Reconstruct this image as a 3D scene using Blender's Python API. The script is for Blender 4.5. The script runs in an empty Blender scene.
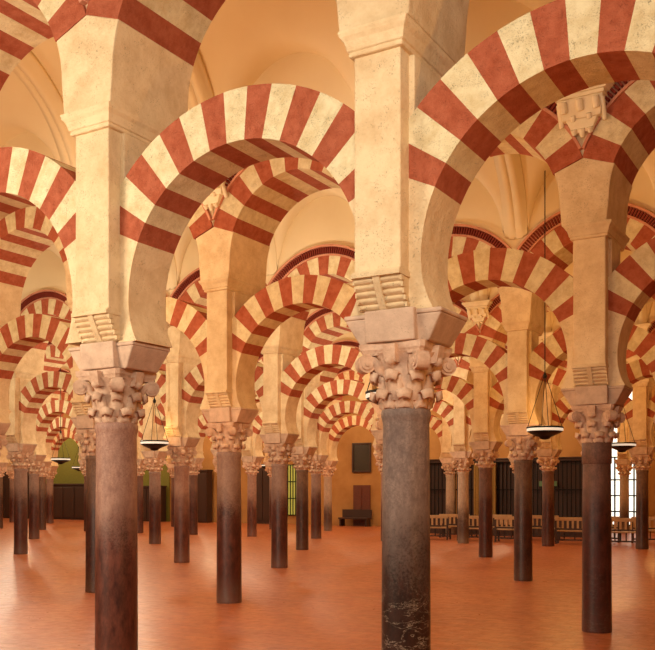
import bpy, math, random
from mathutils import Vector, Matrix
random.seed(7)
C = bpy.context.scene.collection
PI = math.pi
# ------------------------------------------------------------------ layout
TH = math.radians(30.74)
HC = 1.85
BX = 2.995                                   # column spacing along an arcade
X0, Y0 = -6.02, 6.263
ROWY = [6.263, 11.987, 17.953, 23.70, 29.42, 35.336]
WALLY = 41.0
F = 904.7
def colpos(i, j): return X0 + j*BX, ROWY[i]
def proj(x, y, z):
    X = x*math.cos(TH)+y*math.sin(TH); Z = -x*math.sin(TH)+y*math.cos(TH)
    return 327.5+F*X/Z, 490-F*(z-HC)/Z, Z

# ------------------------------------------------------------------ materials
def lin(c): return tuple(((v/12.92) if v <= .04045 else ((v+.055)/1.055)**2.4) for v in c)
class NT:
    def __init__(s, name):
        s.m = bpy.data.materials.new(name); s.m.use_nodes = True
        s.t = s.m.node_tree; s.b = s.t.nodes['Principled BSDF']
    def n(s, typ, **k):
        a = s.t.nodes.new(typ)
        for q, v in k.items():
            if q in a.inputs: a.inputs[q].default_value = v
            else: setattr(a, q, v)
        return a
    def l(s, a, b): s.t.links.new(a, b)
    def pos(s):
        g = s.n('ShaderNodeNewGeometry'); return g.outputs['Position']
    def noise(s, vec, scale, detail=4, rough=.6, stretch=None):
        if stretch:
            mp = s.n('ShaderNodeMapping'); mp.inputs['Scale'].default_value = stretch
            s.l(vec, mp.inputs[0]); vec = mp.outputs[0]
        a = s.n('ShaderNodeTexNoise'); a.inputs['Scale'].default_value = scale
        a.inputs['Detail'].default_value = detail; a.inputs['Roughness'].default_value = rough
        s.l(vec, a.inputs['Vector']); return a.outputs['Fac']
    def ramp(s, fac, stops):
        r = s.n('ShaderNodeValToRGB'); e = r.color_ramp.elements
        while len(e) < len(stops): e.new(.5)
        for k, (p, c) in enumerate(stops):
            e[k].position = p; e[k].color = (*c, 1) if not isinstance(c, float) else (c, c, c, 1)
        s.l(fac, r.inputs[0]); return r.outputs[0]
    def mix(s, fac, a, b, mode='MIX'):
        m = s.n('ShaderNodeMix', data_type='RGBA', blend_type=mode)
        for sock, v in ((m.inputs[0], fac), (m.inputs[6], a), (m.inputs[7], b)):
            if hasattr(v, 'links') or isinstance(v, bpy.types.NodeSocket): s.l(v, sock)
            elif isinstance(v, (int, float)): sock.default_value = v
            else: sock.default_value = (*v, 1)
        return m.outputs[2]
    def math(s, op, a, b=0., c=None, clamp=False):
        m = s.n('ShaderNodeMath', operation=op, use_clamp=clamp)
        for k, v in enumerate((a, b) if c is None else (a, b, c)):
            if isinstance(v, bpy.types.NodeSocket): s.l(v, m.inputs[k])
            else: m.inputs[k].default_value = v
        return m.outputs[0]
    def bump(s, h, strength=.3, dist=.02):
        b = s.n('ShaderNodeBump'); b.inputs['Strength'].default_value = strength; b.inputs['Distance'].default_value = dist
        s.l(h, b.inputs['Height']); s.l(b.outputs[0], s.b.inputs['Normal'])
    def out(s, col, rough=.8, spec=.3):
        if isinstance(col, bpy.types.NodeSocket): s.l(col, s.b.inputs['Base Color'])
        else: s.b.inputs['Base Color'].default_value = (*col, 1)
        if isinstance(rough, bpy.types.NodeSocket): s.l(rough, s.b.inputs['Roughness'])
        else: s.b.inputs['Roughness'].default_value = rough
        s.b.inputs['Specular IOR Level'].default_value = spec
        return s.m

def stone(name, c, dark, scale=3., pits=.5, bump=.35, var=.12, warm=None):
    t = NT(name); p = t.pos()
    n1 = t.noise(p, scale, 5, .65); n2 = t.noise(p, scale*9, 4, .7); n3 = t.noise(p, scale*22, 2, .5)
    col = t.ramp(n1, [(.3, dark), (.62, c)])
    pit = t.ramp(n3, [(.60, 0.), (.70, 1.)])
    pm = t.ramp(t.noise(p, scale*1.7, 2), [(.45, 0.), (.6, 1.)])
    pf = t.math('MULTIPLY', t.math('MULTIPLY', pit, pm), pits)
    col = t.mix(pf, col, tuple(v*.45 for v in c))
    oi = t.n('ShaderNodeObjectInfo')
    f = t.math('MULTIPLY_ADD', oi.outputs['Random'], var*2, 1-var)
    col = t.mix(1., col, (1, 1, 1), 'MULTIPLY')
    hs = t.n('ShaderNodeHueSaturation'); t.l(col, hs.inputs['Color']); t.l(f, hs.inputs['Value'])
    h = t.math('SUBTRACT', t.math('MULTIPLY_ADD', n2, .6, n1), t.math('MULTIPLY', pf, .9))
    t.bump(h, bump, .03)
    return t.out(hs.outputs[0], .88, .2)

M = {}
M['cream'] = stone('cream_stone', (.84, .71, .45), (.64, .48, .25), 6.5, 1., .7, .05)
M['red'] = stone('red_brick', (.50, .135, .068), (.37, .080, .034), 9., .6, .8, .06)
M['plaster'] = stone('pier_plaster', (.81, .62, .38), (.64, .44, .24), 4.0, .8, .55, .05)
M['vault'] = stone('vault_plaster', (.82, .67, .43), (.78, .62, .38), .6, .0, .06, .02)
M['wallp'] = stone('wall_plaster', (.46, .25, .09), (.36, .18, .06), .8, .1, .1, .04)
M['impost'] = stone('impost_stone', (.66, .46, .33), (.48, .32, .23), 6., .6, .4, .08)
M['capital'] = stone('capital_stone', (.74, .50, .35), (.50, .30, .20), 9., .4, .5, .10)
M['bracket'] = stone('bracket_plaster', (.86, .74, .52), (.78, .64, .42), 6., .1, .2, .04)
M['band'] = stone('band_plaster', (.66, .30, .19), (.52, .20, .12), 5., .1, .2, .04)
M['dentil'] = stone('dentil_red', (.22, .035, .02), (.17, .025, .015), 6., .1, .2, .04)

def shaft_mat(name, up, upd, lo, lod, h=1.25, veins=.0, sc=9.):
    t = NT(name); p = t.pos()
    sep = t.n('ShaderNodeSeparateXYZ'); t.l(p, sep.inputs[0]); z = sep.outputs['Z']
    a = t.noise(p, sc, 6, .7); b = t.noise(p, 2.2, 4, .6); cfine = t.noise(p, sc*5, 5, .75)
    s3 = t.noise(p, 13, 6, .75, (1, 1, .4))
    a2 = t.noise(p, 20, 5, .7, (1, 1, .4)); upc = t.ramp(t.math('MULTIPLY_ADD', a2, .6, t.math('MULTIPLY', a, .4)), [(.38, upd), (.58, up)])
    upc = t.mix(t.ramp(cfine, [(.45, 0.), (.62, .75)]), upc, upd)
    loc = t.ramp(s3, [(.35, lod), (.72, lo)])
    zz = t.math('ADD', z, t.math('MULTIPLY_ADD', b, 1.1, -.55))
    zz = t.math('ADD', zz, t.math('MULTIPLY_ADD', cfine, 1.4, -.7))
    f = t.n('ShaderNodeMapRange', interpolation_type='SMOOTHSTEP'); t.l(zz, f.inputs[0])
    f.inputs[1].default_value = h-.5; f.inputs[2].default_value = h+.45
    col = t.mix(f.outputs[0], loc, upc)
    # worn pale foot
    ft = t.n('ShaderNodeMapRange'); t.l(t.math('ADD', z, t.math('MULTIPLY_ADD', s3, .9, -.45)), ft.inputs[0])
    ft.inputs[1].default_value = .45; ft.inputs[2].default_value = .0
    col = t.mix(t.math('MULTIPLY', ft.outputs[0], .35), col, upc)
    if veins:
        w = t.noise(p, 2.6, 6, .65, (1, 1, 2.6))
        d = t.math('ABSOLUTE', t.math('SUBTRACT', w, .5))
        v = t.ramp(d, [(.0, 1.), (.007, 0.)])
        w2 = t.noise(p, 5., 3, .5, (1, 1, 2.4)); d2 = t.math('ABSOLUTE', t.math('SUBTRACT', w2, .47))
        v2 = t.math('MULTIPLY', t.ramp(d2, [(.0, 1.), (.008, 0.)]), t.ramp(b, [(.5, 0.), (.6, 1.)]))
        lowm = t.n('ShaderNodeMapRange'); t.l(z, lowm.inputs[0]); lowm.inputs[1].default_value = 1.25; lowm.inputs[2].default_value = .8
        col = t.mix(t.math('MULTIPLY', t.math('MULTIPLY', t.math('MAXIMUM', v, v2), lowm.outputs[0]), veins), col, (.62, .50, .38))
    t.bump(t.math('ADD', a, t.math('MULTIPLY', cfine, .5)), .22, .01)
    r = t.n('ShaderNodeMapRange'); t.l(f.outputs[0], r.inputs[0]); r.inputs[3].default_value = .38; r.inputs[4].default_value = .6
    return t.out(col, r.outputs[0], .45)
SH = {
 'grey':  (shaft_mat('grey_marble', (.30, .205, .165), (.15, .095, .078), (.070, .028, .019), (.016, .007, .005), 1.42, .8, 10),
           'grey marble shaft blackened and pale-veined below'),
 'pink':  (shaft_mat('pink_marble', (.42, .235, .165), (.25, .12, .085), (.19, .058, .036), (.045, .012, .008), 1.55, .0, 11),
           'mottled pink marble shaft darkened below'),
 'mauve': (shaft_mat('mauve_marble', (.33, .21, .16), (.23, .13, .10), (.125, .034, .022), (.032, .008, .005), 1.75, .0, 8),
           'mauve-grey marble shaft turning dark brown below'),
 'brown': (shaft_mat('brown_marble', (.19, .085, .055), (.10, .045, .030), (.110, .026, .016), (.028, .007, .004), 1.7, .1, 8),
           'dark reddish brown marble shaft'),
 'olive': (shaft_mat('dark_marble', (.22, .12, .07), (.10, .05, .03), (.095, .030, .018), (.025, .007, .004), 1.75, .1, 9),
           'dark olive-brown marble shaft'),
 'pale':  (shaft_mat('pale_marble', (.50, .36, .26), (.36, .24, .17), (.14, .07, .05), (.05, .025, .018), 1.1, .1, 8),
           'pale stone shaft with a dark foot'),
}

def simple(name, c, rough=.5, metal=0., emit=None, es=0.):
    t = NT(name); p = t.pos(); n = t.noise(p, 14, 3)
    col = t.ramp(n, [(.3, tuple(v*.75 for v in c)), (.7, c)])
    t.l(col, t.b.inputs['Base Color']); t.b.inputs['Roughness'].default_value = rough; t.b.inputs['Metallic'].default_value = metal
    if emit:
        t.b.inputs['Emission Color'].default_value = (*emit, 1); t.b.inputs['Emission Strength'].default_value = es
    return t.m
M['iron'] = simple('black_iron', (.012, .010, .010), .45, .6)
M['lampglass'] = simple('white_lamp_glass', (.8, .78, .72), .3, 0, (1, .88, .68), .45)
M['wood'] = simple('bench_wood', (.55, .33, .15), .45)
M['woodd'] = simple('dark_wood', (.050, .020, .012), .5)
M['woodr'] = simple('red_brown_wood', (.14, .035, .018), .5)
M['canvas'] = simple('painting_canvas', (.035, .028, .02), .4)
M['gilt'] = simple('frame_gilt', (.20, .10, .035), .4, .3)
M['green'] = simple('olive_wall', (.20, .20, .03), .8)
M['greenlight'] = simple('yellow_green_glass', (.35, .34, .06), .5, 0, (.62, .55, .10), .35)
M['pale_light'] = simple('daylight_glass', (.8, .8, .75), .4, 0, (1, .93, .76), 1.5)
M['curtain'] = simple('ochre_curtain', (.30, .17, .04), .8)
M['sign'] = simple('green_panel', (.10, .20, .10), .5)

def floor_mat():
    t = NT('red_floor_tiles'); p = t.pos()
    mp = t.n('ShaderNodeMapping'); t.l(p, mp.inputs[0]); mp.inputs['Rotation'].default_value = (0, 0, 0)
    br = t.n('ShaderNodeTexBrick'); t.l(mp.outputs[0], br.inputs['Vector'])
    br.inputs['Scale'].default_value = 1.; br.inputs['Brick Width'].default_value = .40; br.inputs['Row Height'].default_value = .20
    br.inputs['Mortar Size'].default_value = .006; br.inputs['Mortar Smooth'].default_value = .4
    br.inputs['Color1'].default_value = (.50, .150, .056, 1); br.inputs['Color2'].default_value = (.38, .098, .036, 1)
    br.inputs['Mortar'].default_value = (.24, .075, .03, 1); br.inputs['Bias'].default_value = -.1
    n = t.noise(p, .45, 5, .65); n2 = t.noise(p, 6, 5, .7)
    col = t.mix(t.ramp(n, [(.35, 0.), (.7, .6)]), br.outputs['Color'], (.54, .18, .07))
    col = t.mix(t.ramp(n2, [(.45, 0.), (.75, .55)]), col, (.26, .065, .022))
    n4 = t.noise(p, .9, 4, .6, (.35, 2.0, 1)); col = t.mix(t.ramp(n4, [(.62, 0.), (.74, .35)]), col, (.20, .10, .06))
    h = t.math('ADD', t.math('MULTIPLY', br.outputs['Fac'], -1.), t.math('MULTIPLY', n2, .5))
    t.bump(h, .22, .008)
    return t.out(col, t.ramp(n2, [(.3, .26), (.7, .42)]), .5)
M['floor'] = floor_mat()

# ------------------------------------------------------------------ mesh helpers
class MB:
    def __init__(s): s.v = []; s.f = []; s.mi = []; s.sm = []
    def add(s, vs, fs, mi=0, smooth=False):
        o = len(s.v); s.v += [tuple(a) for a in vs]
        for f in fs: s.f.append(tuple(o+k for k in f)); s.mi.append(mi); s.sm.append(smooth)
    def box(s, x0, x1, y0, y1, z0, z1, mi=0):
        s.hexa([(x0,y0,z0),(x1,y0,z0),(x1,y1,z0),(x0,y1,z0),(x0,y0,z1),(x1,y0,z1),(x1,y1,z1),(x0,y1,z1)], mi)
    def hexa(s, P, mi=0): s.add(P, [(3,2,1,0),(4,5,6,7),(0,1,5,4),(1,2,6,5),(2,3,7,6),(3,0,4,7)], mi)
    def prism(s, poly, y0, y1, mi=0):        # polygon in (x, z), counter-clockwise seen from -y
        n = len(poly)
        vs = [(x, y0, z) for x, z in poly]+[(x, y1, z) for x, z in poly]
        fs = [tuple(range(n)), tuple(range(2*n-1, n-1, -1))]+[(k, k+n, (k+1) % n+n, (k+1) % n) for k in range(n)]
        s.add(vs, fs, mi)
    def lathe(s, prof, seg=32, mi=0, smooth=True, c=(0,0), cap=True):
        vs = []
        for r, z in prof:
            for k in range(seg): a = 2*PI*k/seg; vs.append((c[0]+r*math.cos(a), c[1]+r*math.sin(a), z))
        fs = [(q*seg+k, q*seg+(k+1) % seg, (q+1)*seg+(k+1) % seg, (q+1)*seg+k) for q in range(len(prof)-1) for k in range(seg)]
        s.add(vs, fs, mi, smooth)
        if cap:
            s.add([vs[k] for k in range(seg)], [tuple(range(seg-1, -1, -1))], mi)
            s.add(vs[-seg:], [tuple(range(seg))], mi)
    def tube(s, a, b, r, seg=6, mi=0, r2=None):
        a = Vector(a); b = Vector(b); d = (b-a).normalized()
        u = d.orthogonal().normalized(); w = d.cross(u); r2 = r if r2 is None else r2
        vs = [a+(u*math.cos(2*PI*k/seg)+w*math.sin(2*PI*k/seg))*r for k in range(seg)]
        vs += [b+(u*math.cos(2*PI*k/seg)+w*math.sin(2*PI*k/seg))*r2 for k in range(seg)]
        s.add(vs, [(k, (k+1) % seg, seg+(k+1) % seg, seg+k) for k in range(seg)]+[tuple(range(seg-1, -1, -1)), tuple(range(seg, 2*seg))], mi, False)
    def build(s, name, mats, parent=None, loc=(0,0,0), mesh_only=False):
        me = bpy.data.meshes.new(name); me.from_pydata(s.v, [], s.f); me.update()
        for m in (mats if isinstance(mats, (list, tuple)) else [mats]): me.materials.append(m)
        me.polygons.foreach_set('material_index', s.mi); me.polygons.foreach_set('use_smooth', s.sm)
        o = bpy.data.objects.new(name, me); C.objects.link(o); o.location = loc
        if parent: o.parent = parent
        return o
def tag(o, label=None, cat=None, group=None, kind=None):
    if label: o['label'] = label
    if cat: o['category'] = cat
    if group: o['group'] = group
    if kind: o['kind'] = kind
    return o
def empty(name, loc, rz=0):
    o = bpy.data.objects.new(name, None); C.objects.link(o); o.location = loc; o.rotation_euler = (0,0,rz); o.empty_display_size = .2; return o
def copy_tree(o, parent=None):
    c = o.copy(); C.objects.link(c)
    if parent: c.parent = parent
    for ch in list(o.children): copy_tree(ch, c)
    return c
def bevel(o, w=.01, seg=2):
    b = o.modifiers.new('edge', 'BEVEL'); b.width = w; b.segments = seg; b.limit_method = 'ANGLE'; b.angle_limit = math.radians(40)

# ------------------------------------------------------------------ column heights
ZC0, ZC1 = 2.475, 2.945     # capital
ZI1 = 3.175                 # impost top = spring of lower arch
ZK0, ZK1 = 5.05, 5.235      # cornice
PW, PD = .205, .385         # pier half width / half depth
UW, UF, UB = .30, .45, .58  # upper pier half width, front, back
CI, RI = 3.545, 1.18        # lower arch intrados
CE, RE = 3.455, 1.70
AD = .245
UC, UR, UE = 5.53, 1.185, 1.60   # upper arch centre, intrados, extrados

def make_shaft(k=1.):
    m = MB()
    prof = [(.196, 0), (.200, .03), (.199, .05), (.1955, .3), (.194, .9), (.191, 1.5), (.186, 2.1), (.184, 2.36), (.190, 2.385), (.197, 2.41), (.197, 2.445), (.190, 2.46), (.186, ZC0)]
    # more rings for a hint of unevenness
    m.lathe([(r*k, z) for r, z in prof], 40)
    return m
def make_capital():
    m = MB()
    H = ZC1-ZC0
    bell = [(.182, 0), (.186, .02), (.192, .10), (.196, .2), (.205, .29), (.235, .36), (.27, H-.07)]
    m.lathe([(r, ZC0+z) for r, z in bell], 28)
    def leaf(ang, z0, hgt, w, curl, r0):
        n, q = 8, 5; vs = []
        for a in range(n):
            t = a/(n-1)
            if t < .72: rr = r0+.012+.03*t; zz = z0+hgt*t/.72
            else:
                s = (t-.72)/.28; rr = r0+.034+curl*math.sin(s*PI*.62); zz = z0+hgt+curl*.45*math.sin(s*PI)-curl*.75*s*s
            ww = w*(1-.45*t**3)*(1+.12*math.sin(a*2.6))
            for b in range(q):
                u = b/(q-1)*2-1
                aa = ang+u*ww/r0; rad = rr-.014*u*u+(.006 if b == 2 else 0)
                vs.append((rad*math.cos(aa), rad*math.sin(aa), zz-.018*u*u))
        fs = [(a*q+b, a*q+b+1, (a+1)*q+b+1, (a+1)*q+b) for a in range(n-1) for b in range(q-1)]
        # inner side
        o = len(vs); vs2 = [(x*.90, y*.90, z-.012) for x, y, z in vs]
        fs2 = [(o+f[3], o+f[2], o+f[1], o+f[0]) for f in fs]
        rim = [k for k in range(q)]+[a*q+q-1 for a in range(1, n)]+[(n-1)*q+b for b in range(q-2, -1, -1)]+[a*q for a in range(n-2, 0, -1)]
        fs3 = [(rim[(k+1) % len(rim)], rim[k], o+rim[k], o+rim[(k+1) % len(rim)]) for k in range(len(rim))]
        m.add(vs+vs2, fs+fs2+fs3, 0, True)
    for k in range(8): leaf(2*PI*k/8+PI/8, ZC0+.0, .115, .066, .060, .186)
    for k in range(8): leaf(2*PI*k/8, ZC0+.05, .205, .062, .066, .192)
    # corner volutes with their stalks, rosettes in the middle of each side
    for k in range(4):
        a = PI/4+k*PI/2; ca, sa = math.cos(a), math.sin(a)
        T = Matrix(((ca, -sa, 0), (sa, ca, 0), (0, 0, 1)))
        def put(vs, fs, sm=True): m.add([T @ Vector(v) for v in vs], fs, 0, sm)
        # stalk
        path = [(.20, ZC0+.20), (.225, ZC0+.27), (.265, ZC0+.33), (.32, ZC0+.375)]
        vs = []
        for r, z in path:
            w = .05+.02*(z-ZC0-.2)/.17
            vs += [(r-.05, -w, z), (r-.05, w, z), (r+.02, w*.8, z-.015), (r+.02, -w*.8, z-.015)]
        fs = [(q*4+b, q*4+(b+1) % 4, q*4+4+(b+1) % 4, q*4+4+b) for q in range(3) for b in range(4)]
        put(vs, fs)
        # scroll: fat cylinder with a raised eye
        cx, cz = .325, ZC0+.325
        seg = 14
        for (rad, half) in ((.070, .048), (.048, .060), (.022, .070)):
            vs = [(cx+rad*math.cos(2*PI*s/seg), sgn*half, cz+rad*math.sin(2*PI*s/seg)) for sgn in (-1, 1) for s in range(seg)]
            fs = [(s, (s+1) % seg, seg+(s+1) % seg, seg+s) for s in range(seg)]
            put(vs, fs)
            put(vs, [tuple(range(seg-1, -1, -1)), tuple(range(seg, 2*seg))], False)
    for k in range(4):
        a = k*PI/2; ca, sa = math.cos(a), math.sin(a)
        vs = [];
        for (x, y, z) in ((.20,-.055,-.05),(.275,-.045,-.045),(.275,.045,-.045),(.20,.055,-.05),(.20,-.06,.085),(.30,-.05,.085),(.30,.05,.085),(.20,.06,.085)):
            vs.append((ca*x-sa*y, sa*x+ca*y, ZC0+.37+z))
        m.hexa(vs)
        m.lathe([(.012, ZC0+.30), (.035, ZC0+.315), (.042, ZC0+.335), (.03, ZC0+.36), (.01, ZC0+.37)], 10, c=(ca*.265, sa*.265))
    # abacus with hollow sides
    n = 10; ring = []
    for k in range(4):
        a0 = PI/4+k*PI/2
        p0 = Vector((math.cos(a0), math.sin(a0)))*.40; p1 = Vector((math.cos(a0+PI/2), math.sin(a0+PI/2)))*.40
        mid = (p0+p1)/2; nrm = mid.normalized()
        for q in range(n):
            u = .06+.88*q/(n-1); pt = p0.lerp(p1, u)-nrm*.035*math.sin(u*PI)
            ring.append(pt)
    R = len(ring); vs = []
    for z, s in ((H-.085, .90), (H-.06, .94), (H-.045, .98), (H, 1.)):
        vs += [(p.x*s, p.y*s, ZC0+z) for p in ring]
    fs = [(q*R+k, q*R+(k+1) % R, (q+1)*R+(k+1) % R, (q+1)*R+k) for q in range(3) for k in range(R)]
    fs += [tuple(range(R-1, -1, -1)), tuple(range(3*R, 4*R))]
    m.add(vs, fs)
    return m
def make_impost():
    m = MB()
    z0, z1 = ZC1, ZI1
    # side arms, flaring outwards under the arch feet
    m.hexa([(-.285,-.21,z0),(.285,-.21,z0),(.285,.21,z0),(-.285,.21,z0),(-.40,-.25,z1-.035),(.40,-.25,z1-.035),(.40,.25,z1-.035),(-.40,.25,z1-.035)])
    m.box(-.405, .405, -.255, .255, z1-.035, z1)
    # front and back arms below the modillions
    m.hexa([(-PW,-.285,z0+.004),(PW,-.285,z0+.004),(PW,.285,z0+.004),(-PW,.285,z0+.004),(-PW,-.30,z1+.012),(PW,-.30,z1+.012),(PW,.30,z1+.012),(-PW,.30,z1+.012)])
    return m
def make_modillion(s):
    # rolled corbel that carries the overhanging face of the pier (s=-1 front, +1 back)
    m = MB(); z0, z1 = ZI1+.012, 3.455
    N = 5
    for (xa, xb, out) in ((-PW, -.03, 0), (.03, PW, 0), (-.03, .03, .012)):
        pts = []
        for k in range(N):
            t0 = k/N; t1 = (k+1)/N
            for q in range(7):
                t = t0+(t1-t0)*q/6
                y = .250+(.385-.250)*(t**.75)
                y += (.018*math.sin(PI*q/6) if not out else .014)+out
                z = z0+(z1-.045-z0)*t
                pts.append((y, z))
        pts = [(.20, z0)]+pts+[(.20, z1-.045)]
        n = len(pts)
        vs = [(xa, s*y, z) for y, z in pts]+[(xb, s*y, z) for y, z in pts]
        f = [tuple(range(n)), tuple(range(2*n-1, n-1, -1))]+[(k+n, k, (k+1) % n, (k+1) % n+n) for k in range(n)]
        if s > 0: f = [tuple(reversed(q)) for q in f]
        m.add(vs, f)
    def bx(x0, x1, ya, yb, za, zb):
        a, b = sorted((s*ya, s*yb)); m.box(x0, x1, a, b, za, zb)
    bx(-PW-.012, PW+.012, .20, .425, z1-.045, z1-.012)
    bx(-PW-.004, PW+.004, .20, .405, z1-.012, z1+.004)
    # little steps along both flanks
    for k in range(5):
        t = (k+.5)/5; y = .262+.125*t**.75; z = z0+(z1-.045-z0)*t
        for sx in (-1, 1):
            xa, xb = sorted((sx*(PW-.004), sx*(PW+.012))); bx(xa, xb, y-.035, y+.012, z-.018, z+.018)
    return m
def make_pier():
    m = MB(); m.box(-PW, PW, -PD, PD, 3.455, ZK0+.01)
    m.box(-.25, .25, -.238, .238, ZI1, ZK0)
    return m
def ringprof(m, prof, hx, f, b):     # moulding: list of (out, z) swept round a rectangle
    vs = []
    for o, z in prof: vs += [(-hx-o, -f-o, z), (hx+o, -f-o, z), (hx+o, b+o, z), (-hx-o, b+o, z)]
    n = len(prof)
    fs = [(q*4+k, q*4+(k+1) % 4, q*4+4+(k+1) % 4, q*4+4+k) for q in range(n-1) for k in range(4)]
    fs += [(3, 2, 1, 0), tuple((n-1)*4+k for k in range(4))]
    m.add(vs, fs)
def make_cornice():
    m = MB()
    prof = [(.0, ZK0), (.028, ZK0+.004), (.035, ZK0+.02), (.028, ZK0+.036), (.045, ZK0+.045), (.045, ZK0+.055), (.05, ZK0+.075), (.062, ZK0+.11), (.085, ZK0+.14), (.095, ZK0+.165), (.095, ZK1)]
    ringprof(m, prof, PW, PD, PD+.08)
    return m
A0 = math.radians(20.)
def upoly():
    pts = [(-.285, ZK1), (.285, ZK1)]
    right = [(BX/2-UR*math.cos(a), UC+UR*math.sin(a)) for a in [A0*k/5 for k in range(6)]]
    pts += right
    zc = UC+BX/2*math.tan(A0)
    pts.append((0, zc))
    pts += [(-x, z) for x, z in reversed(right)]
    return pts
def make_upper():
    m = MB(); m.prism(upoly(), -UF, UB); return m
def make_bracket():
    # carved plaster console that carries the vault rib
    m = MB(); f = -UF-.01
    zt = 6.93
    def bl(hw, dep, z0, z1, hw2=None, dep2=None):
        hw2 = hw if hw2 is None else hw2; dep2 = dep if dep2 is None else dep2
        m.hexa([(-hw, f-dep, z0), (hw, f-dep, z0), (hw, f+.03, z0), (-hw, f+.03, z0), (-hw2, f-dep2, z1), (hw2, f-dep2, z1), (hw2, f+.03, z1), (-hw2, f+.03, z1)])
    bl(.40, .30, zt-.05, zt); bl(.33, .25, zt-.12, zt-.05, .39, .29); bl(.31, .23, zt-.17, zt-.12)
    bl(.24, .12, zt-.40, zt-.17, .29, .21)
    for x in (-.20, 0, .20): m.tube((x, f-.17, zt-.33), (x, f-.23, zt-.20), .045, 10)
    for x in (-.10, .10): m.tube((x, f-.10, zt-.42), (x, f-.14, zt-.36), .035, 10)
    bl(.12, .07, zt-.56, zt-.40, .20, .11)
    for x in (-.10, 0, .10): m.tube((x, f-.05, zt-.62+abs(x)*.4), (x, f-.09, zt-.52), .03, 8, 0, .045)
    # ribs at the flanks
    for x in (-.27, .27): m.tube((x, f-.02, zt-.44), (x, f-.17, zt-.20), .035, 8)
    return m

parts = {'shaft': make_shaft(), 'capital': make_capital(), 'impost': make_impost(), 'pier': make_pier(),
         'cornice': make_cornice(), 'upper_pier': make_upper(), 'bracket': make_bracket()}
def proto_column():
    r = empty('column', (0, 0, 0))
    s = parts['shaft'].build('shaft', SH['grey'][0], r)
    parts['capital'].build('capital', M['capital'], r)
    bevel(parts['impost'].build('impost', M['impost'], r), .012)
    bevel(parts['pier'].build('pier', M['plaster'], r), .012)
    for s_ in (-1, 1): make_modillion(s_).build('modillion', M['plaster'], r)
    bevel(parts['cornice'].build('cornice', M['plaster'], r), .006)
    bevel(parts['upper_pier'].build('upper_pier', M['plaster'], r), .012)
    bevel(parts['bracket'].build('bracket', M['bracket'], r), .01)
    return r

# ------------------------------------------------------------------ arches
def lower_arch():
    m = MB(); XO = BX/2-PW
    def outer(a):
        ca, sa = math.cos(a), math.sin(a)
        # ray from (0,CI)
        best = XO/abs(ca) if abs(ca) > 1e-6 else 99
        dz = CI-CE; b = dz*sa; c = dz*dz-RE*RE
        t = -b+math.sqrt(b*b-c)
        t = min(t, best); return (t*ca, CI+t*sa)
    corner = math.atan2(math.sqrt(RE*RE-XO*XO)+CE-CI, XO)
    def seg(a0, a1, mi, n):
        cuts = [a0+(a1-a0)*k/n for k in range(n+1)]
        for cc in (corner, PI-corner):
            if a0 < cc < a1: cuts = sorted(cuts+[cc])
        for p, q in zip(cuts[:-1], cuts[1:]):
            i0 = (RI*math.cos(p), CI+RI*math.sin(p)); i1 = (RI*math.cos(q), CI+RI*math.sin(q))
            m.prism([i0, outer(p), outer(q), i1], -AD, AD, mi)
    s0 = math.asin((ZI1-CI)/RI); a0 = math.radians(25)
    # feet: plain stone down to the impost
    def foot(sg):
        n = 10; pts = []
        for k in range(n+1):
            z = ZI1+(CI+RI*math.sin(a0)-ZI1)*k/n
            fl_ = max(0, (3.50-z)/(3.50-ZI1)); x = math.sqrt(RI*RI-(z-CI)**2)-.035*fl_**2.2
            pts.append((sg*x, z))
        oz = outer(a0)[1]
        poly = [(sg*XO, ZI1)]+[(sg*XO, oz)]+list(reversed(pts))
        if sg < 0: poly = poly
        # split in strips so the front stays planar and convex
        for k in range(n):
            za, zb = pts[k][1], pts[k+1][1]
            zo0 = ZI1+(oz-ZI1)*k/n; zo1 = ZI1+(oz-ZI1)*(k+1)/n
            q = [(pts[k][0], za), (sg*XO, zo0), (sg*XO, zo1), (pts[k+1][0], zb)]
            if sg < 0: q.reverse()
            m.prism(q, -AD, AD, 2)
    foot(1); foot(-1)
    N = 15; d = (PI-2*a0)/N
    for k in range(N): seg(a0+d*k, a0+d*(k+1), k % 2, 4)
    return m
def fix(o):
    # merge doubles and outward normals, then drop inner faces shared by two neighbours of one colour is not needed
    import bmesh
    bm = bmesh.new(); bm.from_mesh(o.data); bmesh.ops.recalc_face_normals(bm, faces=bm.faces); bm.to_mesh(o.data); bm.free()
def upper_arch():
    m = MB(); XO = BX/2
    N = 13; d = (PI-2*A0)/N
    def outer(a, R):
        ca, sa = math.cos(a), math.sin(a)
        t = min(R, XO/abs(ca) if abs(ca) > 1e-6 else 99)
        return (t*ca, UC+t*sa)
    cc = math.acos(XO/UE)
    A1 = min(A0, cc)
    for k in range(N):
        a, b = A0+d*k, A0+d*(k+1)
        cuts = [a+(b-a)*q/4 for q in range(5)]
        for p, q in zip(cuts[:-1], cuts[1:]):
            m.prism([(UR*math.cos(p), UC+UR*math.sin(p)), outer(p, UE), outer(q, UE), (UR*math.cos(q), UC+UR*math.sin(q))], -UF, UB, k % 2)
    return m
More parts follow.
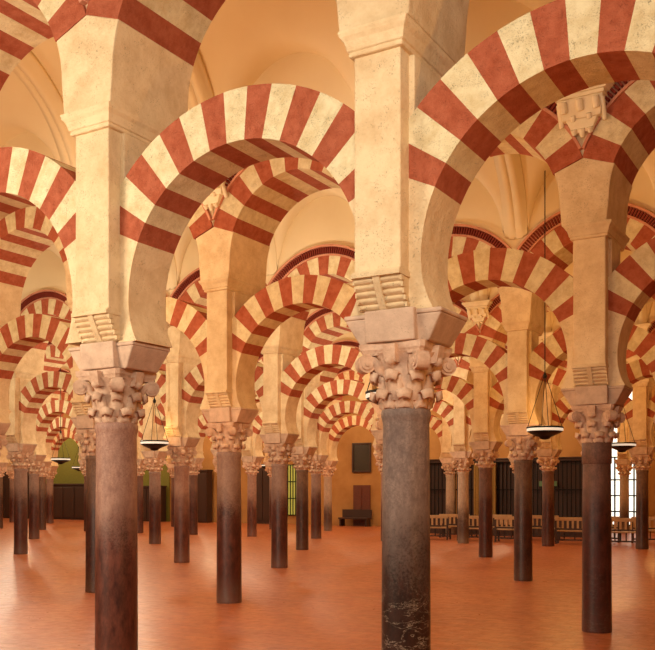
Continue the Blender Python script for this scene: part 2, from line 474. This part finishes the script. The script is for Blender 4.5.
def band_mesh():
    m = MB(); XO = BX/2
    def strip(r0, r1, y0, y1, mi, n=44):
        a0 = math.acos(min(1, XO/r1))
        a0 = max(a0, math.acos(min(1, XO/r0)) if r0 > XO else 0)+.001
        for k in range(n):
            p = a0+(PI-2*a0)*k/n; q = a0+(PI-2*a0)*(k+1)/n
            m.prism([(r0*math.cos(p), UC+r0*math.sin(p)), (r1*math.cos(p), UC+r1*math.sin(p)), (r1*math.cos(q), UC+r1*math.sin(q)), (r0*math.cos(q), UC+r0*math.sin(q))], y0, y1, mi)
    strip(UE-.002, UE+.035, -UF-.04, -UF+.05, 0); strip(UE+.035, UE+.185, -UF-.015, -UF+.05, 0); strip(UE+.185, UE+.23, -UF-.10, -UF+.05, 0)
    n = 60; a0 = math.acos(XO/(UE+.18))+.01
    for k in range(n):
        p = a0+(PI-2*a0)*(k+.2)/n; q = a0+(PI-2*a0)*(k+.75)/n; r0, r1 = UE+.045, UE+.18
        if r0*math.cos(p) > XO or -r0*math.cos(q) > XO: continue
        m.prism([(r0*math.cos(p), UC+r0*math.sin(p)), (r1*math.cos(p), UC+r1*math.sin(p)), (r1*math.cos(q), UC+r1*math.sin(q)), (r0*math.cos(q), UC+r0*math.sin(q))], -UF-.075, -UF, 1)
    return m
ZTOP = 8.55
def spandrel_mesh():
    m = MB(); XO = BX/2; R = UE+.0
    n = 48; f, b = -UF+.03, UB-.03
    a0 = math.acos(XO/R)
    zc = UC+R*math.sin(a0)
    pts = [(R*math.cos(a0+(PI-2*a0)*k/n), UC+R*math.sin(a0+(PI-2*a0)*k/n)) for k in range(n+1)]
    for k in range(n):
        (xa, za), (xb, zb) = pts[k], pts[k+1]
        m.prism([(xa, za), (xa, ZTOP), (xb, ZTOP), (xb, zb)], f, b)
    return m

# ------------------------------------------------------------------ setting
fl = MB(); fl.box(-60, 8, -6, WALLY+.3, -.2, 0); o = fl.build('floor', M['floor']); tag(o, kind='structure')
w = MB(); w.box(-60, 8, WALLY, WALLY+.3, 0, 10); tag(w.build('wall_back', M['wallp']), kind='structure')
w = MB(); w.box(-60.3, -60, -6, WALLY+.3, 0, 10); tag(w.build('wall_left', M['wallp']), kind='structure')
w = MB(); w.box(8, 8.3, -6, WALLY+.3, 0, 10); tag(w.build('wall_right', M['wallp']), kind='structure')

def vault(y0, y1, xa, xb):
    # plaster nave vault with a cross vault in every bay and a rib at every column
    zs = 6.93; vs = []; fs = []
    ny = 44; NB = 44; hb = 1.27
    n0 = round((xa-X0)/BX-.5); n1 = round((xb-X0)/BX-.5)
    rib = [(-.5, .16), (-.492, .16), (-.488, .26), (-.458, .26), (-.453, .14), (-.430, .14), (-.426, 0.)]
    us = [(-u*hb/BX, 0.) for u in [math.cos(PI*k/NB) for k in range(NB+1)]]
    prof = rib+us+[(-u, d) for u, d in reversed(rib)][:-1]
    xs = [(X0+(n+.5+u)*BX, u*BX, d) for n in range(n0, n1+1) for u, d in prof]
    yc, hy = (y0+y1)/2, (y1-y0)/2
    for x, xm, dr in xs:
        for k in range(ny+1):
            t = -math.cos(PI*k/ny); y = yc+hy*t
            main = 2.45*math.sqrt(max(0, 1-t*t))
            if dr: z = max(0, main-dr)
            else:
                q = max(0, 1-(xm/hb)**2); cr = 1.62*math.sqrt(q); kk = .30; hh = max(kk-abs(main-cr), 0)/kk; z = max(main, cr)+hh*hh*kk/4
            vs.append((x, y, zs+z))
    n = ny+1
    fs = [(a*n+k, a*n+k+1, (a+1)*n+k+1, (a+1)*n+k) for a in range(len(xs)-1) for k in range(ny)]
    m = MB(); m.add(vs, fs, 0, True)
    o = m.build('ceiling', M['vault']); tag(o, kind='structure')
    s = o.modifiers.new('thick', 'SOLIDIFY'); s.thickness = .06; s.offset = 1
    return o
rows = ROWY+[WALLY+.45]
RANGE = {0: (-2, 2), 1: (-4, 2), 2: (-6, 1), 3: (-9, 1), 4: (-11, 1), 5: (-15, 1)}
for i in range(-1, 6):
    ya = (rows[i] if i >= 0 else .5)+UB-.04; yb = rows[i+1]-UF+.04
    lo = RANGE[max(0, i)][0]-2 if i < 5 else -17
    if i < 5: lo = RANGE[i+1][0]-1
    vault(ya, yb, X0+lo*BX, X0+3*BX)

# ------------------------------------------------------------------ columns and arches
ORD = ['first', 'second', 'third', 'fourth', 'fifth', 'sixth', 'seventh', 'eighth', 'ninth', 'tenth', 'eleventh', 'twelfth', 'thirteenth', 'fourteenth', 'fifteenth', 'sixteenth', 'seventeenth', 'eighteenth']
ARC = ['nearest arcade', 'second arcade back', 'third arcade back', 'fourth arcade back', 'fifth arcade back', 'farthest arcade']
proto = proto_column()
LA = lower_arch().build('horseshoe_arch', [M['red'], M['cream'], M['plaster']]); fix(LA)
UA = empty('upper_arch', (0, 0, 0))
o = upper_arch().build('voussoir_ring', [M['red'], M['cream']], UA); fix(o)
o = band_mesh().build('dentil_band', [M['band'], M['dentil']], UA); fix(o)
o = spandrel_mesh().build('spandrel', M['vault'], UA); fix(o)
SHN = {'grey': 'blackened grey marble', 'pink': 'mottled pink marble', 'mauve': 'mauve marble', 'brown': 'dark brown marble', 'olive': 'dark olive-brown marble', 'pale': 'pale stone'}
used = {'c': 0, 'l': 0, 'u': 0}
KINDS = {(0,0): 'pink', (0,1): 'grey', (1,1): 'brown', (1,-1): 'mauve', (2,0): 'olive', (2,-2): 'mauve', (3,-3): 'olive', (4,-4): 'mauve', (5,-5): 'pale',
         (3,-1): 'brown', (4,-2): 'pale', (5,-3): 'pale', (1,-2): 'olive', (2,-3): 'pink', (3,-5): 'mauve', (2,-5): 'mauve', (4,-1): 'brown', (4,0): 'olive', (2,-4): 'brown', (5,-4): 'pale'}
COLX = {(0,0): .07, (0,1): -.05, (1,-1): .04, (1,1): -.05}
SHIFT = {(1,0): .16}
LOFF = {(0,0): .06, (0,1): -.08}
UOFF = {(0,-1): .06, (0,0): .06, (0,1): .06, (1,0): -.07, (1,1): -.07, (1,-1): .02}
PSC = {(0,1): .93}
SR = {(0,0): 1.01, (1,-1): 1.05, (0,1): .965, (1,1): .96, (2,0): .95}
for i in range(6):
    lo, hi = RANGE[i]; y = ROWY[i]
    vis = [j for j in range(lo, hi+1) if -8 < proj(*colpos(i, j), 1.5)[0] < 663 and proj(*colpos(i, j), 1.5)[2] > 0]
    for j in range(lo, hi+1):
        x = X0+j*BX
        if used['c'] == 0: c = proto; used['c'] = 1
        else: c = copy_tree(proto)
        c.location = (x+SHIFT.get((i, j), 0), y, 0)
        kd = KINDS.get((i, j)) or random.choice(['mauve', 'brown', 'olive', 'pink', 'mauve'])
        if i == 2:
            for ch in list(c.children):
                if ch.name.startswith('bracket'): bpy.data.objects.remove(ch)
        for ch in c.children:
            if (i, j) in COLX and not ch.name.startswith(('shaft', 'capital')): ch.location.x = COLX[(i, j)]*((0 if i == 0 and j == 1 else .5) if ch.name.startswith('impost') else 1)*(0 if (i, j) == (1, 1) and not ch.name.startswith(('upper', 'bracket')) else 1)
            if (i, j) in PSC and ch.name.split('.')[0] in ('pier', 'modillion', 'cornice'): ch.scale.x = PSC[(i, j)]
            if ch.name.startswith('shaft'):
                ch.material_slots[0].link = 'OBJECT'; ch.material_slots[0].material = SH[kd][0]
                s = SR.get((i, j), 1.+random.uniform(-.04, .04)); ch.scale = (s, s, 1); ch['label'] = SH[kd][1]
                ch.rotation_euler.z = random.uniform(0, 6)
        if j in vis: where = '%s column from the left, %s, with a %s shaft' % (ORD[vis.index(j)], ARC[i], SHN[kd])
        elif j > vis[-1]: where = '%s shafted column just past the right end of the %s' % (SHN[kd], ARC[i])
        else: where = '%s shafted %s column past the left end of the %s' % (SHN[kd], ORD[vis[0]-j-1], ARC[i])
        tag(c, where, 'column', 'columns of the striped arcades')
        if j < hi:
            for key, src in (('l', LA), ('u', UA)):
                if used[key] == 0: a = src; used[key] = 1
                else: a = src.copy() if key == 'l' else copy_tree(src)
                if key == 'l' and a is not src: C.objects.link(a)
                a.location = (x+BX/2+(LOFF if key == 'l' else UOFF).get((i, j), 0), y, 0)
                if (i, j, key) == (0, -1, 'l'): a.scale.z = 1.02; a.location.z = -.02
                nm = 'striped lower horseshoe arch' if key == 'l' else 'striped upper round arch'
                if j in vis: wh = 'right of the %s column from the left, %s' % (ORD[vis.index(j)], ARC[i])
                elif j > vis[-1]: wh = 'past the right end of the %s' % ARC[i]
                else: wh = '%s past the left end, %s' % (ORD[vis[0]-j-1], ARC[i])
                tag(a, nm+' '+wh, 'arch', 'lower horseshoe arches' if key == 'l' else 'upper round arches')

m = MB(); m.lathe([(.183, 2.19), (.190, 2.20), (.190, 2.455), (.184, 2.47)], 40)
for e_ in [o for o in C.objects if o.name.startswith('column') and o.parent is None and abs(o.location.x-(X0+BX)) < .1 and abs(o.location.y-ROWY[1]) < .1]:
    q_ = m.build('collar', SH['brown'][0], e_); q_['label'] = 'darker stone drum joining shaft and capital'
# ------------------------------------------------------------------ hanging lamps
def make_lamp(loc, top, r, name):
    e = empty('hanging_lamp', loc)
    b = MB(); b.lathe([(.02, -.17), (.10, -.155), (.13, -.12), (.20, -.095), (.32, -.05), (.385, -.02), (.40, -.005)], 28)
    b.build('bowl', M['iron'], e)
    g = MB(); g.lathe([(.405, -.004), (.41, .012), (.41, .034), (.40, .05), (.34, .05), (.34, -.004)], 28, cap=False); g.build('glass_rim', M['lampglass'], e)
    k = MB(); k.lathe([(.40, .05), (.415, .055), (.415, .078), (.39, .085), (.33, .085), (.33, .05)], 28, cap=False); k.lathe([(.33, .052), (.33, .06)], 28); k.build('rim_hoop', M['iron'], e)
    for q in range(4):
        a = q*PI/2+.5
        t = MB(); t.tube((.39*math.cos(a), .39*math.sin(a), .08), (.03*math.cos(a), .03*math.sin(a), 1.05), .008, 5); t.build('chain', M['iron'], e)
    t = MB(); t.lathe([(.01, 1.02), (.045, 1.05), (.05, 1.08), (.02, 1.13), (.008, 1.16)], 10); t.tube((0, 0, 1.1), (0, 0, top-loc[2]), .012, 6); t.build('rod', M['iron'], e)
    e.scale = (r/.41, r/.41, 1)
    tag(e, name, 'lamp', 'hanging dish lamps')
    return e
def vz(x, y):
    return 9.0
LAMPS = [((-5.37, 17.32, 3.00), .35, 'black dish lamp on the long dark rod left of the big brown column'),
 ((-15.28, 17.23, 3.00), .35, 'black dish lamp with white rim hanging behind the nearest pink column'),
 ((-5.47, 24.26, 3.00), .35, 'black dish lamp hanging before the bright window'),
 ((-16.03, 25.05, 3.00), .35, 'black dish lamp hanging in the middle aisle over the dark columns'),
 ((-26.52, 24.58, 3.00), .36, 'black dish lamp hanging before the olive wall recess'),
 ((-5.07, 10.14, 3.00), .35, 'black dish lamp half hidden by the capital of the grey foreground column'),
 ((-35.34, 34.01, 3.00), .36, 'farthest black dish lamp, small before the olive wall recess'),
 ((-24.69, 35.75, 3.00), .36, 'far black dish lamp near the dark double door of the back wall')]
for loc, r, nm in LAMPS: make_lamp(loc, 9.25, r, nm)

# ------------------------------------------------------------------ back wall furnishings
def wx(u): # x on the back wall for a picture column
    q = (u-327.5)/F; return WALLY*(q*math.cos(TH)-math.sin(TH))/(q*math.sin(TH)+math.cos(TH))
# centre door, painting, low bench
def framed(name, x0, x1, z0, z1, y, inner, frame, label, cat, fw=.10):
    e = empty(name, ((x0+x1)/2, y, z0)); h = (x1-x0)/2; H = z1-z0
    m = MB(); m.box(-h+fw, h-fw, -.04, 0, fw, H-fw); m.build('canvas' if cat == 'painting' else 'panel', inner, e)
    m = MB()
    m.box(-h, -h+fw, -.09, 0, 0, H); m.box(h-fw, h, -.09, 0, 0, H); m.box(-h+fw, h-fw, -.09, 0, 0, fw); m.box(-h+fw, h-fw, -.09, 0, H-fw, H)
    bevel(m.build('frame', frame, e), .02)
    tag(e, label, cat); return e
framed('painting', wx(352.5), wx(371.5), 2.75, 4.28, WALLY, M['canvas'], M['woodd'], 'dark framed painting hung on the ochre wall above the door', 'painting')
d = MB(); d.box(wx(354), wx(370.5), WALLY-.08, WALLY, 0, 2.1)
for q in range(2):
    for r_ in range(3):
        cx = wx(354)+.1+q*.5; d.box(cx, cx+.38, WALLY-.11, WALLY-.08, .15+r_*.64, .68+r_*.64)
tag(d.build('door_1', M['woodr']), kind='structure')
e = empty('low_bench', (wx(360), WALLY-.55, 0))
m = MB(); m.box(-.85, .85, -.25, .25, .36, .44); bevel(m.build('seat', M['woodd'], e), .01)
m = MB(); m.box(-.85, .85, .2, .27, .44, .85); m.build('backrest', M['woodd'], e)
for sx in (-.75, .75):
    m = MB(); m.box(sx-.04, sx+.04, -.22, .22, 0, .36); m.build('leg', M['woodd'], e)
tag(e, 'low dark wooden bench in front of the far door below the painting', 'bench')

def screen(x0, x1, y, h, label, pane, bars=.16, cornice=True):
    e = empty('grille_screen', ((x0+x1)/2, y, 0)); w = (x1-x0)/2
    m = MB(); m.box(-w, w, -.06, .06, 0, .75)
    for k in range(max(2, int(2*w/.6))):
        n = max(2, int(2*w/.6)); a = -w+2*w*k/n+.06; m.box(a, a+2*w/n-.12, -.085, -.06, .12, .66)
    m.build('plinth', M['woodd'], e)
    m = MB(); n = max(2, int(2*w/bars))
    for k in range(n+1):
        xx = -w+2*w*k/n; m.tube((xx, 0, .75), (xx, 0, h), .022, 6)
    for zz in (.78, h*.62, h-.02): m.box(-w, w, -.025, .025, zz-.025, zz+.025)
    m.build('bars', M['iron'], e)
    if pane:
        m = MB(); m.box(-w, w, .10, .13, .75, h); m.build('backing', pane, e)
    if cornice:
        m = MB(); m.box(-w, w, -.10, .10, h, h+.09); m.box(-w, w, -.15, .15, h+.09, h+.15); bevel(m.build('cornice', M['woodd'], e), .015)
    tag(e, label, 'screen', 'dark grille screens'); return e
yS = ROWY[5]+.05
for j, lab, pn in (             (-4, 'dark grille screen just right of the grey foreground column', M['woodd']),
             (-3, 'dark grille screen with an ochre strip of curtain behind the benches', M['woodd']),
             (-2, 'dark grille screen between olive-brown column and dark brown column', M['woodd'])):
    a = X0+j*BX+.22; screen(a, a+BX-.44, yS, 3.0, lab, pn)
m = MB(); a0_, a1_ = X0-2.62*BX, X0-2.30*BX
for k in range(9):
    q = a0_+(a1_-a0_)*k/9; m.lathe([(.055, .8), (.06, 1.8), (.055, 2.95)], 10, c=(q, yS-.14))
tag(m.build('curtain', M['curtain']), 'ochre curtain strip hanging on the screen behind the benches', 'curtain')
m = MB(); m.box(X0-1.72*BX, X0-1.48*BX, yS-.13, yS-.09, 2.0, 2.2); tag(m.build('wall_plaque', M['sign']), 'small green plaque on the dark screen behind the slatted bench', 'plaque')
# bright glazed opening at right
a, b = wx(609), wx(641)
e = MB(); e.box(a, b, WALLY-.05, WALLY-.01, .3, 5.6)
arc = [((a+b)/2+(b-a)/2*math.cos(PI*k/16), 5.6+(b-a)/2*math.sin(PI*k/16)) for k in range(17)]
e.prism(arc, WALLY-.05, WALLY-.01); wn = e.build('window_1', M['pale_light']); tag(wn, kind='structure'); fix(wn)
e = MB()
for k in range(6): q = a+(b-a)*k/5; e.box(q-.03, q+.03, WALLY-.12, WALLY-.06, .3, 3.3)
for z in (.3, .9, 1.6, 2.3, 3.3): e.box(a, b, WALLY-.12, WALLY-.06, z-.03, z+.03)
fr = e.build('window_frame', M['iron'], wn)
e = MB(); e.box(a-.25, a, WALLY-.2, WALLY, 0, 5.6); e.box(b, b+.25, WALLY-.2, WALLY, 0, 5.6); tag(e.build('trim_1', M['plaster']), kind='structure')
# small pale column in front of the window
c = copy_tree(proto); c.location = (wx(628), WALLY-.7, 0)
for ch in list(c.children):
    if ch.name.startswith('shaft'): ch.material_slots[0].link = 'OBJECT'; ch.material_slots[0].material = SH['pale'][0]; ch['label'] = 'pale marble shaft'
    if ch.name.split('.')[0] in ('upper_pier', 'bracket', 'cornice'): bpy.data.objects.remove(ch)
tag(c, 'pale column standing right in front of the bright window', 'column', 'columns of the striped arcades')

# left part of the back wall: olive recess, dark cabinets and doors
def cab(u0, u1, h, lab, yy=WALLY-.17, mat='woodd', dep=.5, n=3):
    x0, x1 = wx(u0), wx(u1); e = empty('cabinet', ((x0+x1)/2, yy, 0)); w = (x1-x0)/2
    m = MB(); m.box(-w, w, -dep, 0, 0, h); m.box(-w-.06, w+.06, -dep-.06, 0, h, h+.1); bevel(m.build('body', M[mat], e), .01)
    for k in range(n):
        p = -w+2*w*k/n+.05; m = MB(); m.box(p, p+2*w/n-.1, -dep-.04, -dep, .12, h-.12); bevel(m.build('door', M[mat], e), .015)
    tag(e, lab, 'cabinet')
m = MB(); m.box(wx(48), wx(96), WALLY-.06, WALLY-.01, 0, 5.2); m.box(wx(48)-.2, wx(48), WALLY-.15, WALLY, 0, 5.4); m.box(wx(96), wx(96)+.2, WALLY-.15, WALLY, 0, 5.4)
tag(m.build('wall_recess', M['green']), kind='structure')
cab(50, 94, 2.15, 'long dark cabinet below the olive wall recess', n=4)
cab(-8, 36, 3.1, 'tall dark cupboard at the left end of the back wall', n=4)
m = MB(); m.box(wx(140), wx(170), WALLY-.06, WALLY-.01, 0, 4.2); tag(m.build('wall_alcove', M['green']), kind='structure')
cab(142, 168, 2.0, 'dark cabinet standing in the olive alcove behind the pink columns', n=2)
cab(188, 214, 2.9, 'tall dark cupboard left of the mauve column on the back wall', n=2)
m = MB(); m.box(wx(255), wx(273), WALLY-.10, WALLY, 0, 3.15); m.box(wx(255)+.08, wx(264)-.03, WALLY-.13, WALLY-.1, .2, 2.95); m.box(wx(264)+.03, wx(273)-.08, WALLY-.13, WALLY-.1, .2, 2.95)
tag(m.build('door_2', M['woodd']), kind='structure')
m = MB(); m.box(wx(286), wx(299), WALLY-.05, WALLY-.01, .5, 3.2); wn = m.build('window_2', M['greenlight']); tag(wn, kind='structure')
m = MB()
for k in range(6): q = wx(286)+(wx(299)-wx(286))*k/5; m.box(q-.02, q+.02, WALLY-.1, WALLY-.06, .5, 3.2)
for z in (.5, 1.4, 2.3, 3.2): m.box(wx(286), wx(299), WALLY-.1, WALLY-.06, z-.025, z+.025)
m.build('window_frame', M['iron'], wn)

# ------------------------------------------------------------------ benches
def make_bench():
    e = empty('bench', (0, 0, 0)); W = .60
    m = MB(); m.box(-W, W, -.24, .20, .42, .46); bevel(m.build('seat', M['wood'], e), .008)
    m = MB(); m.box(-W, W, .235, .285, .80, .92); bevel(m.build('top_rail', M['wood'], e), .01)
    m = MB(); m.box(-W, W, .24, .275, .50, .545); m.build('lower_rail', M['woodd'], e)
    for k in range(7):
        x = -W+.10+(2*W-.2)*k/6; m = MB(); m.box(x-.035, x+.035, .245, .27, .545, .80); m.build('slat', M['wood'], e)
    for sx in (-1, 1):
        for (ya, yb, h) in ((-.22, -.16, .42), (.22, .28, .80)):
            xa, xb = sorted((sx*W, sx*(W-.06))); m = MB(); m.box(xa, xb, ya, yb, 0, h); m.build('leg', M['woodd'], e)
    m = MB(); m.box(-W, W, -.205, -.17, .10, .15); m.box(-W, W, .235, .27, .12, .17)
    for x in (-.36, 0, .36): m.box(x-.02, x+.02, -.2, -.17, .15, .42)
    m.build('stretcher', M['woodd'], e)
    return e
bproto = make_bench()
B = [(574, 31.0, 'slatted wooden bench in the gap left of the big brown column'),
     (434, 31.2, 'wooden bench seen just beside the grey foreground column'),
     (475, 31.2, 'wooden bench between the pale column and the brown column'),
     (513, 31.1, 'wooden bench just left of the olive-brown column'),
     (626, 31.0, 'wooden bench in front of the bright window'),
     (456, 32.8, 'farther wooden bench behind the pale column'),
     (498, 32.9, 'farther wooden bench behind the brown column'),
     (543, 32.8, 'farther wooden bench right of the olive-brown column'),
     (603, 32.8, 'farther wooden bench behind the big brown column'),
     (650, 32.8, 'farther wooden bench at the right edge beyond the dark column')]
for k, (u, y, lab) in enumerate(B):
    q = (u-327.5)/F; x = y*(q*math.cos(TH)-math.sin(TH))/(q*math.sin(TH)+math.cos(TH))
    b = bproto if k == 0 else copy_tree(bproto)
    b.location = (x, y, 0); b.rotation_euler.z = math.radians(180+8+random.uniform(-3, 3))
    tag(b, lab, 'bench', 'wooden benches in front of the screens')

# ------------------------------------------------------------------ lights
def point(loc, e, col=(1, .74, .42), r=.12):
    l = bpy.data.lights.new('lamp_and_fill', 'POINT'); l.energy = e; l.color = col; l.shadow_soft_size = r
    o = bpy.data.objects.new('lamp_and_fill', l); C.objects.link(o); o.location = loc
def area(loc, target, size, e, col):  # added area lights, unseen, brightening the arcade fronts; no opening behind them
    l = bpy.data.lights.new('pale_light', 'AREA'); l.energy = e; l.color = col; l.shape = 'RECTANGLE'; l.size = size[0]; l.size_y = size[1]; l.spread = math.radians(120)
    o = bpy.data.objects.new('pale_light', l); C.objects.link(o); o.location = loc
    o.rotation_euler = (Vector(target)-Vector(loc)).to_track_quat('-Z', 'Y').to_euler()
WARM = (1, .54, .165)
SOFT = (1, .72, .43); NEUT = (1, .88, .64)
for loc, r, nm in LAMPS: point((loc[0], loc[1], loc[2]+.3), 45 if loc[1] < 12 else 10, WARM, .05)
for i in range(0, 6):  # fill points without fixtures, added along each nave to brighten arches and vaults
    y = (rows[i]+rows[i+1])/2
    lo, hi = RANGE[min(5, i+1)] if i < 5 else RANGE[5]
    for j in range(lo, hi+1, 2):
        x = X0+(j+.5)*BX
        right = x > -9.5-1.0*max(0, i-1)
        e = 105 if right else 195
        if i == 0 and right: e = 48
        point((x, y, 5.2), e, WARM if right else (NEUT if i in (1, 2, 3) else SOFT), .10)
for p_, e_ in (((-7.5, 3.2, 3.0), 60), ((.9, 4.4, 2.8), 150), ((-8.2, 9.1, 3.0), 55)): point(p_, e_, (1, .50, .14), .08)  # extra warm fill points, no lamp there, added for the nearest arch undersides
area((-1.0, 1.2, 5.2), (-4.5, 6.3, 4.0), (2.5, 2), 105, (1, .92, .76))
area((-9.0, .5, 4.2), (-7.5, 6.3, 4.2), (3, 2.5), 170, (1, .91, .72))
area((-10.0, -3.5, 3.6), (-15, 14, 3.4), (8, 3), 190, (1, .84, .62))
w = bpy.data.worlds.new('World'); bpy.context.scene.world = w; w.use_nodes = True
w.node_tree.nodes['Background'].inputs[0].default_value = (1, .62, .32, 1); w.node_tree.nodes['Background'].inputs[1].default_value = .09

# ------------------------------------------------------------------ camera
cam = bpy.data.cameras.new('camera'); co = bpy.data.objects.new('camera', cam); C.objects.link(co)
co.location = (0, 0, HC); co.rotation_euler = (PI/2, 0, TH)
cam.sensor_width = 36; cam.lens = F/655*36; cam.shift_y = (490-325)/655; cam.clip_end = 200; cam.clip_start = .1
sc = bpy.context.scene; sc.camera = co
sc.view_settings.view_transform = 'Standard'; sc.view_settings.look = 'None'; sc.view_settings.exposure = .2; sc.view_settings.gamma = 1
sc.view_settings.use_curve_mapping = False
sc.cycles.max_bounces = 6; sc.cycles.diffuse_bounces = 4
